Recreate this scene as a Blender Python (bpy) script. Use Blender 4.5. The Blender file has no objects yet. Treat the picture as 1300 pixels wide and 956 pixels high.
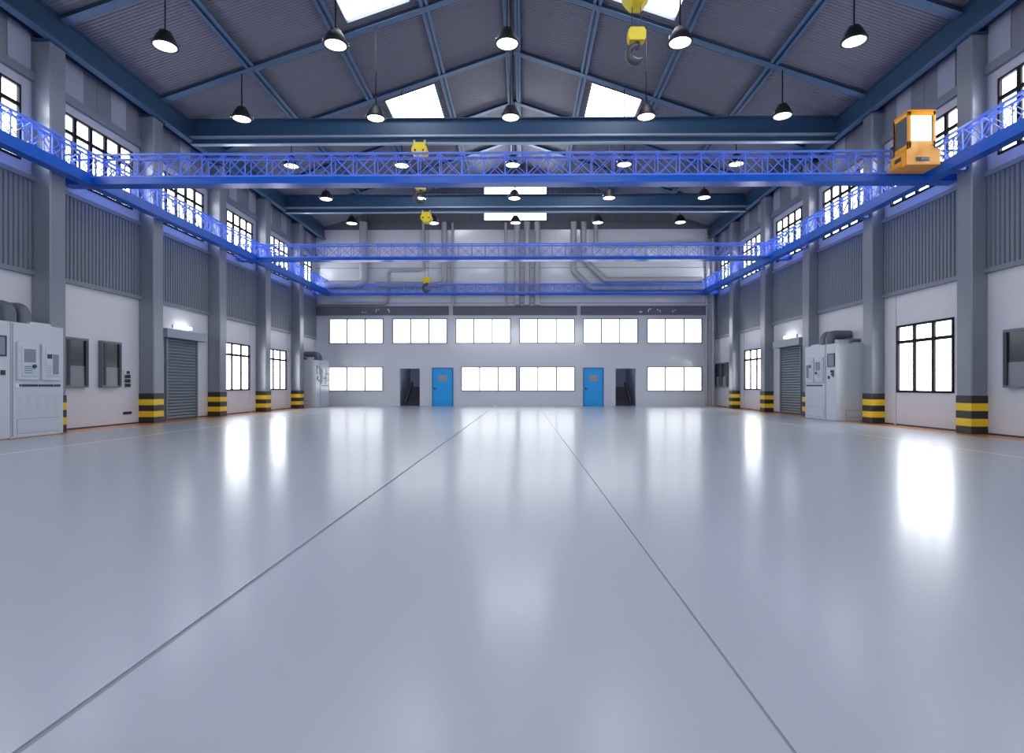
import bpy, math, random
from math import pi, sin, cos, radians, sqrt
from mathutils import Vector, Matrix
random.seed(7)
SC = bpy.context.scene
COL = SC.collection

# ------------------------------------------------------------------ dimensions
XL, XR = -11.4, 10.57            # wall planes
CL, CR = -10.95, 10.20           # room side faces of the columns
YB, YR = 31.2, -5.2              # back wall, rear wall behind the viewer
COLS = [13.09 + 3.7 * k for k in range(-5, 5)]      # near faces of columns
CW = 0.46
RX = -0.37                       # ridge
RIDGE, SL = 13.36, 0.34
HALF = 10.95
def roof_z(x): return RIDGE - SL * abs(x - RX)
def bay_c(k): return 15.165 + 3.7 * (k - 1)          # bay 1 lies behind the first visible column

# ------------------------------------------------------------------ materials
def lin(c):
    return tuple(((v / 255) / 12.92 if v / 255 <= 0.04045 else ((v / 255 + 0.055) / 1.055) ** 2.4) for v in c)
def mat(name, rgb, rough=0.5, metal=0.0, var=0.0, scale=3.0, bump=0.0, coat=0.0, coat_rough=0.1, spec=0.5, emit=None, strength=0.0, rvar=0.0, stretch=None):
    m = bpy.data.materials.new(name); m.use_nodes = True
    nt = m.node_tree; b = nt.nodes['Principled BSDF']
    col = lin(rgb) + (1,)
    b.inputs['Base Color'].default_value = col
    b.inputs['Roughness'].default_value = rough
    b.inputs['Metallic'].default_value = metal
    b.inputs['Specular IOR Level'].default_value = spec
    b.inputs['Coat Weight'].default_value = coat
    b.inputs['Coat Roughness'].default_value = coat_rough
    if emit:
        b.inputs['Emission Color'].default_value = tuple(emit) + (1,)
        b.inputs['Emission Strength'].default_value = strength
    if var or bump or rvar:
        tc = nt.nodes.new('ShaderNodeTexCoord')
        mp = nt.nodes.new('ShaderNodeMapping')
        if stretch: mp.inputs['Scale'].default_value = stretch
        nz = nt.nodes.new('ShaderNodeTexNoise'); nz.inputs['Scale'].default_value = scale
        nz.inputs['Detail'].default_value = 5
        nt.links.new(tc.outputs['Object'], mp.inputs[0]); nt.links.new(mp.outputs[0], nz.inputs['Vector'])
        if var:
            mx = nt.nodes.new('ShaderNodeMix'); mx.data_type = 'RGBA'
            mx.inputs[6].default_value = tuple(c * (1 - var) for c in col[:3]) + (1,)
            mx.inputs[7].default_value = tuple(min(1, c * (1 + var)) for c in col[:3]) + (1,)
            nt.links.new(nz.outputs['Fac'], mx.inputs[0]); nt.links.new(mx.outputs[2], b.inputs['Base Color'])
        if rvar:
            mr = nt.nodes.new('ShaderNodeMapRange')
            mr.inputs[3].default_value = max(0.02, rough - rvar); mr.inputs[4].default_value = rough + rvar
            nt.links.new(nz.outputs['Fac'], mr.inputs[0]); nt.links.new(mr.outputs[0], b.inputs['Roughness'])
        if bump:
            bp = nt.nodes.new('ShaderNodeBump'); bp.inputs['Strength'].default_value = bump
            bp.inputs['Distance'].default_value = 0.01
            nt.links.new(nz.outputs['Fac'], bp.inputs['Height']); nt.links.new(bp.outputs[0], b.inputs['Normal'])
    return m
def emission(name, rgb, s):
    m = bpy.data.materials.new(name); m.use_nodes = True
    nt = m.node_tree; nt.nodes.clear()
    e = nt.nodes.new('ShaderNodeEmission'); e.inputs[0].default_value = tuple(rgb) + (1,); e.inputs[1].default_value = s
    o = nt.nodes.new('ShaderNodeOutputMaterial'); nt.links.new(e.outputs[0], o.inputs[0]); return m
def glassmat(name, tint=(0.97, 0.98, 1.0), refl=0.06, rough=0.02):
    m = bpy.data.materials.new(name); m.use_nodes = True
    nt = m.node_tree; nt.nodes.clear()
    t = nt.nodes.new('ShaderNodeBsdfTransparent'); t.inputs[0].default_value = tint + (1,)
    g = nt.nodes.new('ShaderNodeBsdfGlossy'); g.inputs['Roughness'].default_value = rough
    x = nt.nodes.new('ShaderNodeMixShader'); x.inputs[0].default_value = refl
    o = nt.nodes.new('ShaderNodeOutputMaterial')
    nt.links.new(t.outputs[0], x.inputs[1]); nt.links.new(g.outputs[0], x.inputs[2]); nt.links.new(x.outputs[0], o.inputs[0])
    return m

M = dict(
    floor=mat('floor_epoxy', (170, 176, 187), 0.36, var=0.03, scale=0.35, coat=0.55, coat_rough=0.19, rvar=0.03),
    groove=mat('floor_groove', (132, 138, 152), 0.6, var=0.05),
    orange=mat('orange_floor_paint', (205, 130, 62), 0.3, var=0.08, scale=2, coat=0.5, coat_rough=0.15),
    yline=mat('yellow_floor_line', (240, 190, 90), 0.3, var=0.04, coat=0.5, coat_rough=0.15),
    wline=mat('white_floor_line', (222, 226, 232), 0.3, var=0.03, coat=0.5, coat_rough=0.15),
    wall=mat('white_wall', (206, 206, 213), 0.38, var=0.02, scale=1.2, bump=0.02),
    wallb=mat('back_wall', (212, 214, 221), 0.24, var=0.02, scale=0.8, spec=0.7, coat=1.0, coat_rough=0.1),
    wallup=mat('lavender_upper_wall', (186, 187, 200), 0.4, var=0.03, scale=1.0),
    clad=mat('grey_cladding', (112, 119, 132), 0.42, var=0.04, scale=1.0),
    cladtrim=mat('cladding_trim', (118, 125, 136), 0.4, var=0.03),
    panel=mat('grey_panel', (122, 124, 138), 0.5, var=0.03),
    panell=mat('pale_panel', (160, 163, 182), 0.5, var=0.03),
    column=mat('column_paint', (122, 128, 139), 0.3, var=0.03, scale=1.5, spec=0.8),
    black=mat('hazard_black', (40, 40, 45), 0.4, var=0.08),
    yellow=mat('hazard_yellow', (238, 200, 10), 0.4, var=0.05),
    beam=mat('blue_grey_steel', (46, 77, 108), 0.38, var=0.05, scale=2, metal=0.1),
    beaml=mat('steel_flange', (78, 106, 138), 0.5, var=0.05, scale=2, metal=0.2),  # paler copy of the beam steel, lit underside put into its colour
    roof=mat('roof_sheet', (112, 112, 126), 0.45, var=0.06, scale=0.5),
    gable=mat('gable_sheet', (96, 96, 106), 0.5, var=0.05, scale=0.6),
    crane=mat('crane_blue', (20, 96, 205), 0.25, var=0.04),
    rail=mat('rail_blue', (96, 138, 252), 0.28, var=0.04),
    lampb=mat('lamp_black', (26, 28, 33), 0.5, var=0.1, spec=0.3),
    cord=mat('cord_dark', (34, 38, 48), 0.5, var=0.1),
    chrome=mat('chrome', (200, 205, 212), 0.2, metal=0.9, var=0.02),
    frame=mat('window_frame_dark', (20, 21, 25), 0.6, var=0.05, spec=0.2),
    frameg=mat('window_frame_grey', (96, 106, 124), 0.5, var=0.05, spec=0.3),
    hoist=mat('hoist_yellow', (226, 202, 22), 0.35, var=0.06),
    hook=mat('hook_steel', (62, 64, 70), 0.4, metal=0.1, var=0.06),
    dark=mat('dark_plate', (38, 42, 54), 0.4, var=0.06),
    cab=mat('cab_orange', (255, 172, 6), 0.35, var=0.04, coat=0.3),
    cabglass=mat('cab_side_glass', (96, 104, 112), 0.1, var=0.06),
    cabinet=mat('cabinet_paint', (196, 203, 210), 0.35, var=0.02),
    cabseam=mat('cabinet_seam', (150, 158, 168), 0.4, var=0.03),
    cabline=mat('cabinet_line', (176, 183, 191), 0.4, var=0.02),
    screen=mat('grey_screen', (122, 132, 148), 0.2, var=0.03),
    teal=mat('teal_marks', (52, 120, 140), 0.4, var=0.04),
    knob=mat('navy_knob', (24, 56, 92), 0.3, var=0.04),
    duct=mat('duct_grey', (166, 169, 176), 0.32, var=0.04, metal=0.15),
    ductd=mat('duct_dark', (98, 104, 114), 0.4, var=0.05),
    band=mat('dark_band', (92, 94, 106), 0.4, var=0.05),
    door=mat('blue_door', (26, 165, 238), 0.35, var=0.04),
    doorf=mat('door_frame_blue', (34, 112, 170), 0.4, var=0.04),
    notice=mat('notice_plate', (150, 158, 168), 0.4, var=0.25, scale=30),
    shutter=mat('shutter_grey', (104, 117, 128), 0.38, var=0.03),
    shutterbox=mat('shutter_box', (138, 148, 162), 0.38, var=0.03),
    stair=mat('stair_dark', (70, 68, 74), 0.6, var=0.08),
    stairwall=mat('stairwell_wall', (120, 128, 150), 0.6, var=0.04),
    boxframe=mat('box_frame_grey', (104, 108, 118), 0.4, var=0.03),
    boxglass=mat('dark_glass', (58, 60, 70), 0.15, var=0.04),
    boxlow=mat('grey_lower_glass', (128, 128, 138), 0.25, var=0.04),
    glass=glassmat('window_glass'),
    frosted=glassmat('frosted_end_glass', (.52, .525, .53), .04, .3),  # grey tint added to weaken end window daylight and its floor reflection
    tieflange=mat('tie_flange_steel', (150, 166, 186), 0.28, var=0.04, metal=0.3),  # pale tone puts the flange highlight into the colour
    lampface=emission('lamp_face', (1.0, 0.98, 0.95), 5.0),
    tube=emission('tube_light', (1.0, 1.0, 1.0), 14.0),
    stairlamp=emission('stair_lamp', (0.9, 0.95, 1.0), 45.0),
    cablit=emission('lit_cab_window', (1.0, 1.0, 1.0), 3.0),  # even white emission across the cab's front pane
)

# ------------------------------------------------------------------ mesh builder
class MB:
    def __init__(s): s.v = []; s.f = []; s.mi = []; s.sm = []
    def add(s, vs, fs, mi=0, smooth=False):
        o = len(s.v); s.v += [tuple(p) for p in vs]
        for f in fs: s.f.append(tuple(i + o for i in f)); s.mi.append(mi); s.sm.append(smooth)
    def quad(s, a, b, c, d, mi=0): s.add([a, b, c, d], [(0, 1, 2, 3)], mi)
    def box(s, x0, x1, y0, y1, z0, z1, mi=0):
        vs = [(x, y, z) for x in (x0, x1) for y in (y0, y1) for z in (z0, z1)]
        s.add(vs, [(0, 1, 3, 2), (4, 6, 7, 5), (0, 4, 5, 1), (2, 3, 7, 6), (0, 2, 6, 4), (1, 5, 7, 3)], mi)
    def cbox(s, x0, x1, y0, y1, z0, z1, c=0.01, mi=0):
        """box with chamfered vertical edges and top/bottom rims"""
        def ring(x0, x1, y0, y1, z, c):
            return [(x0 + c, y0, z), (x1 - c, y0, z), (x1, y0 + c, z), (x1, y1 - c, z), (x1 - c, y1, z), (x0 + c, y1, z), (x0, y1 - c, z), (x0, y0 + c, z)]
        R = [ring(x0 + c, x1 - c, y0 + c, y1 - c, z0, c * .5), ring(x0, x1, y0, y1, z0 + c, c), ring(x0, x1, y0, y1, z1 - c, c), ring(x0 + c, x1 - c, y0 + c, y1 - c, z1, c * .5)]
        vs = [p for r in R for p in r]; fs = [tuple(range(7, -1, -1)), tuple(range(24, 32))]
        for k in range(3):
            for i in range(8): j = (i + 1) % 8; fs.append((k * 8 + i, k * 8 + j, (k + 1) * 8 + j, (k + 1) * 8 + i))
        s.add(vs, fs, mi)
    def prism(s, poly, a0, a1, axis='y', mi=0):
        """poly: list of 2-D points, extruded along axis"""
        def P(p, a):
            if axis == 'y': return (p[0], a, p[1])
            if axis == 'x': return (a, p[0], p[1])
            return (p[0], p[1], a)
        n = len(poly); vs = [P(p, a0) for p in poly] + [P(p, a1) for p in poly]
        fs = [tuple(range(n - 1, -1, -1)), tuple(range(n, 2 * n))]
        for i in range(n): j = (i + 1) % n; fs.append((i, j, n + j, n + i))
        s.add(vs, fs, mi)
    def bar(s, p, q, w, h=None, mi=0):
        p, q = Vector(p), Vector(q); d = (q - p).normalized(); h = h or w
        u = Vector((0, 0, 1)) if abs(d.z) < 0.95 else Vector((1, 0, 0))
        a = d.cross(u).normalized() * w / 2; b = a.cross(d).normalized() * h / 2
        vs = [r + x * a + y * b for r in (p, q) for x, y in ((-1, -1), (1, -1), (1, 1), (-1, 1))]
        s.add(vs, [(3, 2, 1, 0), (4, 5, 6, 7), (0, 1, 5, 4), (1, 2, 6, 5), (2, 3, 7, 6), (3, 0, 4, 7)], mi)
    def tube(s, pts, r, n=12, mi=0, cap=True, radii=None):
        pts = [Vector(p) for p in pts]; rings = []; prev = None
        for i, p in enumerate(pts):
            d = (pts[min(i + 1, len(pts) - 1)] - pts[max(i - 1, 0)]).normalized()
            if prev is None:
                u = Vector((0, 0, 1)) if abs(d.z) < 0.9 else Vector((1, 0, 0))
                a = d.cross(u).normalized()
            else:
                a = (prev - d * prev.dot(d)).normalized()
            prev = a; b = d.cross(a).normalized(); rr = radii[i] if radii else r
            rings.append([p + (a * cos(2 * pi * k / n) + b * sin(2 * pi * k / n)) * rr for k in range(n)])
        vs = [v for g in rings for v in g]; fs = []
        for i in range(len(rings) - 1):
            for k in range(n):
                j = (k + 1) % n; fs.append((i * n + k, i * n + j, (i + 1) * n + j, (i + 1) * n + k))
        s.add(vs, fs, mi, True)
        if cap:
            s.add(rings[0], [tuple(range(n - 1, -1, -1))], mi); s.add(rings[-1], [tuple(range(n))], mi)
    def lathe(s, prof, n=28, c=(0, 0, 0), mi=0, smooth=True):
        vs = []; fs = []
        for r, z in prof:
            for k in range(n): vs.append((c[0] + r * cos(2 * pi * k / n), c[1] + r * sin(2 * pi * k / n), c[2] + z))
        for i in range(len(prof) - 1):
            for k in range(n):
                j = (k + 1) % n; fs.append((i * n + k, i * n + j, (i + 1) * n + j, (i + 1) * n + k))
        s.add(vs, fs, mi, smooth)
    def build(s, name, mats, parent=None, loc=None):
        me = bpy.data.meshes.new(name); me.from_pydata(s.v, [], s.f)
        if not isinstance(mats, (list, tuple)): mats = [mats]
        for m in mats: me.materials.append(m)
        me.polygons.foreach_set('material_index', s.mi); me.polygons.foreach_set('use_smooth', s.sm)
        me.update()
        o = bpy.data.objects.new(name, me); COL.objects.link(o)
        if parent: o.parent = parent
        if loc: o.location = loc
        return o
def fillet(pts, r, n=6):
    """round the corners of a polyline"""
    pts = [Vector(p) for p in pts]; out = [pts[0]]
    for i in range(1, len(pts) - 1):
        a, b, c = pts[i - 1], pts[i], pts[i + 1]
        u = (a - b).normalized(); w = (c - b).normalized()
        ang = u.angle(w); t = min(r / math.tan(ang / 2), (a - b).length * .49, (c - b).length * .49)
        p, q = b + u * t, b + w * t
        for k in range(n + 1):
            f = k / n; out.append((1 - f) ** 2 * p + 2 * f * (1 - f) * b + f * f * q)
    out.append(pts[-1]); return out

def tag(o, label=None, cat=None, group=None, kind=None):
    if label: o['label'] = label
    if cat: o['category'] = cat
    if group: o['group'] = group
    if kind: o['kind'] = kind
    return o
def empty(name, loc=(0, 0, 0), rz=0, **k):
    o = bpy.data.objects.new(name, None); o.empty_display_size = 0.2; COL.objects.link(o)
    o.location = loc; o.rotation_euler = (0, 0, rz); return tag(o, **k)
def copy_tree(o, parent=None):
    c = o.copy(); COL.objects.link(c)
    if parent is not None: c.parent = parent
    for ch in list(o.children): copy_tree(ch, c)
    return c
ORD = ['nearest', 'second nearest', 'middle', 'second farthest', 'farthest']
COUNT = {}
def num(kind):
    COUNT[kind] = COUNT.get(kind, 0) + 1; return '%s_%d' % (kind, COUNT[kind])

# ------------------------------------------------------------------ floor
def slab(mb, x0, x1, mi=0):
    for (a, b) in ((YR, 1.0), (1.0, YB + 0.02)):
        mb.box(x0, x1, a, b, -0.12, 0, mi)
f = MB()
g1, g2 = -1.52, 0.815
slab(f, XL - 0.3, g1 - 0.014); slab(f, g1 + 0.014, g2 - 0.006); slab(f, g2 + 0.006, XR + 0.3)
f.box(g1 - 0.014, g1 + 0.014, YR, YB, -0.12, -0.006, 1); f.box(g2 - 0.006, g2 + 0.006, YR, YB, -0.12, -0.004, 1)
o = f.build('floor', [M['floor'], M['groove']]); tag(o, 'glossy pale blue-grey epoxy hall floor with two long joints', 'floor', kind='structure')
def strip(x0, x1, m, label, z=0.002):
    b = MB(); b.box(x0, x1, YR, YB, 0.0002, z); o = b.build(num('trim'), m); tag(o, label, 'floor marking', kind='structure')
strip(XL, -10.52, M['orange'], 'orange painted floor margin along the left wall')
strip(9.86, XR, M['orange'], 'orange painted floor margin along the right wall')
strip(-10.52, -10.45, M['yline'], 'yellow line edging the orange floor margin on the left')
strip(9.79, 9.86, M['yline'], 'yellow line edging the orange floor margin on the right')
strip(-8.42, -8.36, M['wline'], 'thin white floor line along the left side of the hall')
strip(7.64, 7.70, M['wline'], 'thin white floor line along the right side of the hall')

# ------------------------------------------------------------------ walls with holes
def holed(mb, plane, u0, u1, z0, z1, holes, front, back, mi=0):
    """wall in plane 'x' or 'y'; front/back are plane coordinates; holes (u0,u1,z0,z1)"""
    us = sorted({u0, u1, *[h[0] for h in holes], *[h[1] for h in holes]})
    zs = sorted({z0, z1, *[h[2] for h in holes], *[h[3] for h in holes]})
    P = (lambda a, u, z: (a, u, z)) if plane == 'x' else (lambda a, u, z: (u, a, z))
    us = [u for u in us if u0 <= u <= u1]; zs = [z for z in zs if z0 <= z <= z1]
    for i in range(len(us) - 1):
        for j in range(len(zs) - 1):
            cu, cz = (us[i] + us[i + 1]) / 2, (zs[j] + zs[j + 1]) / 2
            if any(h[0] < cu < h[1] and h[2] < cz < h[3] for h in holes): continue
            for a in (front, back):
                mb.quad(P(a, us[i], zs[j]), P(a, us[i + 1], zs[j]), P(a, us[i + 1], zs[j + 1]), P(a, us[i], zs[j + 1]), mi)
    for h in holes + [(u0, u1, z0, z1)]:
        a, b = front, back
        mb.quad(P(a, h[0], h[2]), P(b, h[0], h[2]), P(b, h[1], h[2]), P(a, h[1], h[2]), mi)
        mb.quad(P(a, h[0], h[3]), P(b, h[0], h[3]), P(b, h[1], h[3]), P(a, h[1], h[3]), mi)
        mb.quad(P(a, h[0], h[2]), P(b, h[0], h[2]), P(b, h[0], h[3]), P(a, h[0], h[3]), mi)
        mb.quad(P(a, h[1], h[2]), P(b, h[1], h[2]), P(b, h[1], h[3]), P(a, h[1], h[3]), mi)

BAYS = list(range(-4, 6))        # bay k between COLS, bay 0 beside the near cabinets
def bay_span(k):
    a = 13.09 + 3.7 * (k - 1) + CW; b = a - CW + 3.7
    return a, min(b, YB)
UW, UZ0, UZ1 = 1.33, 6.23, 7.92
LW, LZ0, LZ1 = 1.065, 0.92, 2.79
low = {'l': [3, 4, -2], 'r': [1, 4, -2]}
def up_c(k): return bay_c(k) if k < 5 else bay_c(k) - 0.42
up_half = lambda k: UW if k < 5 else 1.05

def make_wall(side):
    X = XL if side == 'l' else XR; s = 1 if side == 'l' else -1     # s: towards the room
    nm = 'left' if side == 'l' else 'right'
    w = MB()
    holes = [(bay_c(k) - LW, bay_c(k) + LW, LZ0, LZ1) for k in low[side]]
    holed(w, 'x', YR, YB, 0, 3.72, holes, X, X - s * 0.07)
    holed(w, 'x', YR, YB, 3.72, 9.6, [(up_c(k) - up_half(k), up_c(k) + up_half(k), UZ0, UZ1) for k in BAYS], X, X - s * 0.07, 1)
    root = w.build('wall_' + nm, [M['wall'], M['wallup']])
    tag(root, nm + ' long wall, white below, grey ribbed cladding, high windows, grey panels on top', 'wall', kind='structure')
    for k in BAYS:
        a, b = bay_span(k)
        if k == BAYS[0]: a = YR + 0.01
        # ribbed cladding
        c = MB(); pit = 0.125; y = a; d0, d1 = 0.012, 0.05
        prof = []
        while y < b - 0.001:
            for dy, d in ((0, d1), (pit * .60, d1), (pit * .70, d0), (pit * .90, d0)):
                if y + dy < b: prof.append((y + dy, d))
            y += pit
        prof.append((b, d1))
        for i in range(len(prof) - 1):
            (ya, da), (yb, db) = prof[i], prof[i + 1]
            c.quad((X + s * da, ya, 3.74), (X + s * db, yb, 3.74), (X + s * db, yb, 5.86), (X + s * da, ya, 5.86))
        c.build('ribbed_cladding', M['clad'], root)
        t = MB()
        for z0, z1, d in ((3.66, 3.77, 0.085), (5.84, 5.95, 0.085)):
            t.box(min(X, X + s * d), max(X, X + s * d), a, b, z0, z1)
        t.build('cladding_rail', M['cladtrim'], root)
        t = MB(); t.box(min(X, X + s * .09), max(X, X + s * .09), a, b, 8.15, 8.36); t.build('ledge', M['cladtrim'], root)
        # upper panels
        for mi, lights in ((0, False), (1, True)):
            p = MB(); base = 15.59 - 1.58 * 14
            for q in range(26):
                for off, wd, lt in ((0, 0.60, True), (0.60, 0.49, False), (1.09, 0.49, False)):
                    y0, y1 = max(a, base + q * 1.58 + off), min(b, base + q * 1.58 + off + wd)
                    if lt != lights or y1 - y0 < 0.02: continue
                    d = 0.045 if lt else 0.03
                    p.box(min(X, X + s * d), max(X, X + s * d), y0 + 0.006, y1 - 0.006, 8.36, 9.24)
            if p.v: p.build('pale_top_panels' if lights else 'grey_top_panels', M['panell'] if lights else M['panel'], root)
        # thin vertical corner strip beside the far column of the bay
        if (side, k) in (('r', 1), ('l', 3), ('l', 4), ('r', 4)):
            q = MB(); yy = b - 0.52
            q.box(min(X, X + s * .03), max(X, X + s * .03), yy, yy + 0.05, 0.0, 3.66); q.build('corner_strip', M['wall'], root)
        sk = MB(); sk.box(min(X, X + s * .012), max(X, X + s * .012), a, b, 0.0, 0.035); sk.build('floor_gap', M['dark'], root)
    return root
make_wall('l'); make_wall('r')

# back wall ----------------------------------------------------------------
BU = [(-10.65, -7.66), (-7.17, -4.15), (-3.69, -0.68), (-0.20, 2.82), (3.29, 6.28), (6.77, 9.77)]
BL = [(-10.68, -7.68), (-3.38, -0.36), (-0.20, 2.84), (6.77, 9.77)]
OPEN = [(-6.76, -5.66), (5.05, 6.15)]
DOORS = [(-4.98, -3.82), (3.28, 4.40)]
GW = (-2.11, 1.27, 10.17, 12.2)
b = MB()
holes = [(u0, u1, 3.42, 4.79) for u0, u1 in BU] + [(u0, u1, 0.81, 2.15) for u0, u1 in BL] + [(u0, u1, 0.0, 2.05) for u0, u1 in OPEN]
holed(b, 'y', XL - 0.3, XR + 0.3, 0, 9.7, holes, YB, YB + 0.3)
wb = b.build('wall_back', M['wallb']); tag(wb, 'pale far end wall with two rows of windows, two blue doors and two stair openings', 'wall', kind='structure')
# horizontal wall panel joints
for z in (5.62, 7.55):
    t = MB(); t.box(XL, XR, YB - 0.012, YB, z, z + 0.03); t.build('wall_joint', M['cladtrim'], wb)
# gable sheet
g = MB(); n = 0; y = XL - 0.3
def gtop(x): return roof_z(x) + 0.02
x = XL - 0.3; prof = []
while x < XR + 0.3:
    prof += [(x, 0.0), (x + 0.12, 0.0), (x + 0.14, 0.012), (x + 0.17, 0.012)]; x += 0.19
prof = [(p, d) for p, d in prof if p <= XR + 0.3]
cuts = sorted(set([GW[0], GW[1], RX] + [p for p, d in prof]))
def dep(x):
    for i in range(len(prof) - 1):
        if prof[i][0] <= x <= prof[i + 1][0]:
            t = (x - prof[i][0]) / max(1e-6, prof[i + 1][0] - prof[i][0]); return prof[i][1] * (1 - t) + prof[i + 1][1] * t
    return 0
for i in range(len(cuts) - 1):
    a, c = cuts[i], cuts[i + 1]; da, dc = YB - dep(a), YB - dep(c)
    segs = [(9.7, None)]
    if GW[0] <= (a + c) / 2 <= GW[1]: segs = [(9.7, GW[2]), (GW[3], None)]
    for z0, z1 in segs:
        za, zc = (z1, z1) if z1 else (gtop(a), gtop(c))
        g.quad((a, da, z0), (c, dc, z0), (c, dc, zc), (a, da, za))
gs = g.build('gable_sheet', M['gable'], wb)
t = MB(); t.box(XL, XR, YB - 0.06, YB + 0.05, 9.66, 10.02); t.build('gable_rail', M['gable'], wb)
t = MB()
t.box(GW[0] - .04, GW[0], YB - .05, YB + .12, GW[2] - .04, GW[3] + .04); t.box(GW[1], GW[1] + .04, YB - .05, YB + .12, GW[2] - .04, GW[3] + .04)
t.box(GW[0], GW[1], YB - .05, YB + .12, GW[2] - .04, GW[2]); t.box(GW[0], GW[1], YB - .05, YB + .12, GW[3], GW[3] + .04)
w = t.build(num('window'), M['frameg']); tag(w, 'wide gable window high on the far end wall behind a roof tie beam', 'window', kind='structure')
p = MB(); p.box(GW[0], GW[1], YB + .05, YB + .06, GW[2], GW[3]); p.build('glass', M['glass'], w)
# dark bands
for i, (x0, x1) in enumerate(((-11.3, -4.06), (-3.82, 2.93), (3.14, 9.97))):
    t = MB(); t.box(x0, x1, YB - 0.14, YB, 4.97, 5.43); t.box(x0, x1, YB - 0.18, YB, 5.41, 5.45)
    o = t.build(num('trim'), M['band'])
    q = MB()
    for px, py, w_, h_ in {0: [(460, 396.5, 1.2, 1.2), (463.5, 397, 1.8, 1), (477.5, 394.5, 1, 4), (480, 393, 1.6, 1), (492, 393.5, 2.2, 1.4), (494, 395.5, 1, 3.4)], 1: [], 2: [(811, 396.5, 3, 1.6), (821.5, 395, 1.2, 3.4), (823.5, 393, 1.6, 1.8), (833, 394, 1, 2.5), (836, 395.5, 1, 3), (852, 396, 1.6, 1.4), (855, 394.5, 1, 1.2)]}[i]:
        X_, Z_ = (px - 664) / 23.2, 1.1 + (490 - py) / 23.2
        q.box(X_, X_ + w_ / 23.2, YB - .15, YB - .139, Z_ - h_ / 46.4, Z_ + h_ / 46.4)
    if q.v: q.build('pale_marks', M['wline'], o)  # pale boxes painted in for reflections on the band
    tag(o, 'dark grey fascia band above the %s pair of upper end wall windows' % ('left', 'middle', 'right')[i], 'fascia', kind='structure')
# rear wall behind the viewer
t = MB()
holed(t, 'y', XL - 0.3, XR + 0.3, 0, 9.75, [(-8.0 + 3.2 * i, -5.6 + 3.2 * i, 6.2, 7.9) for i in range(5)], YR, YR - 0.3)
GX0, GX1, GZ0, GZ1 = -2.6, 1.86, 10.1, 11.4
for (a, c, z0, z1) in ((XL - .3, GX0, 9.75, None), (GX0, RX, GZ1, None), (RX, GX1, GZ1, None), (GX1, XR + .3, 9.75, None), (GX0, GX1, 9.75, GZ0)):
    t.prism([(a, z0), (c, z0), (c, z1 or roof_z(c) + .02), (a, z1 or roof_z(a) + .02)], YR - .3, YR, 'y')
o = t.build('wall_front', M['wall']); tag(o, 'plain end wall behind the viewer with a row of high windows', 'wall', kind='structure')
for i in range(5):  # unseen openings added to let light in from behind
    t = MB(); t.box(-8.0 + 3.2 * i, -5.6 + 3.2 * i, YR - .16, YR - .15, 6.2, 7.9)
    o = t.build(num('window'), M['glass']); tag(o, 'high window behind the viewer, number %d from the left' % (i + 1), 'window', kind='structure')

t = MB(); t.box(GX0, GX1, YR - .16, YR - .15, GZ0, GZ1)  # unseen opening added for its reflection in the crane girders
o = t.build(num('window'), M['glass']); tag(o, 'wide gable window above and behind the viewer', 'window', kind='structure')
# ------------------------------------------------------------------ windows
def window(loc, rz, half, z0, z1, cols, transom, fm, label, bar=0.035, fw=0.05, hb=0.035, glass='glass'):
    """local frame: wall plane x=0, +x into the room"""
    r = empty(num('window'), loc, rz, label=label, cat='window', kind='structure')
    m = MB(); d0, d1 = -0.04, 0.03
    m.box(d0, d1, -half, half, z0, z0 + fw); m.box(d0, d1, -half, half, z1 - fw, z1)
    m.box(d0, d1, -half, -half + fw, z0 + fw, z1 - fw); m.box(d0, d1, half - fw, half, z0 + fw, z1 - fw)
    m.build('window_frame', fm, r)
    q = MB(); pw = 2 * half / cols
    for i in range(1, cols): q.box(d0 + .01, d1 - .01, -half + i * pw - bar, -half + i * pw + bar, z0 + fw, z1 - fw)
    if transom: q.box(d0 + .02, d1 - .005, -half + fw, half - fw, transom - hb, transom + hb)
    q.build('glazing_bars', fm, r)
    g = MB(); g.box(-0.035, -0.03, -half + fw * .5, half - fw * .5, z0 + fw * .5, z1 - fw * .5); g.build('glass', M[glass], r)
    return r
for side in 'lr':
    X = XL if side == 'l' else XR; rz = 0 if side == 'l' else pi; nm = 'left' if side == 'l' else 'right'
    for k in BAYS:
        if k >= 0:
            where = ['at the edge of the picture, before the first column', 'between first and second column', 'between second and third column', 'between third and fourth column', 'between fourth and fifth column', 'between the fifth column and the end wall'][k]
        else: where = 'behind the viewer, bay %d back' % (-k)
        window((X, up_c(k), 0), rz, up_half(k), UZ0, UZ1, 5 if k < 5 else 4, 7.46, M['frame'], 'high dark-framed window in the %s wall %s' % (nm, where), fw=0.05, bar=0.055, hb=0.045)
    for k in low[side]:
        where = {1: 'between first and second column', 3: 'between third and fourth column', 4: 'between fourth and fifth column', -2: 'behind the viewer'}[k]
        window((X, bay_c(k), 0), rz, LW, LZ0, LZ1, 3, 2.32, M['frame'], 'low three-pane dark-framed window in the %s wall %s' % (nm, where), fw=0.06, bar=0.048, hb=0.045)
for row, lst, z0, z1 in (('upper', BU, 3.42, 4.79), ('lower', BL, 0.81, 2.15)):
    for i, (x0, x1) in enumerate(lst):
        window(((x0 + x1) / 2, YB, 0), -pi / 2, (x1 - x0) / 2, z0, z1, 3, None, M['frameg'],
               'three-pane window in the %s row of the far end wall, number %d from the left' % (row, i + 1), fw=0.045, bar=0.031, glass='frosted')

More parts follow.
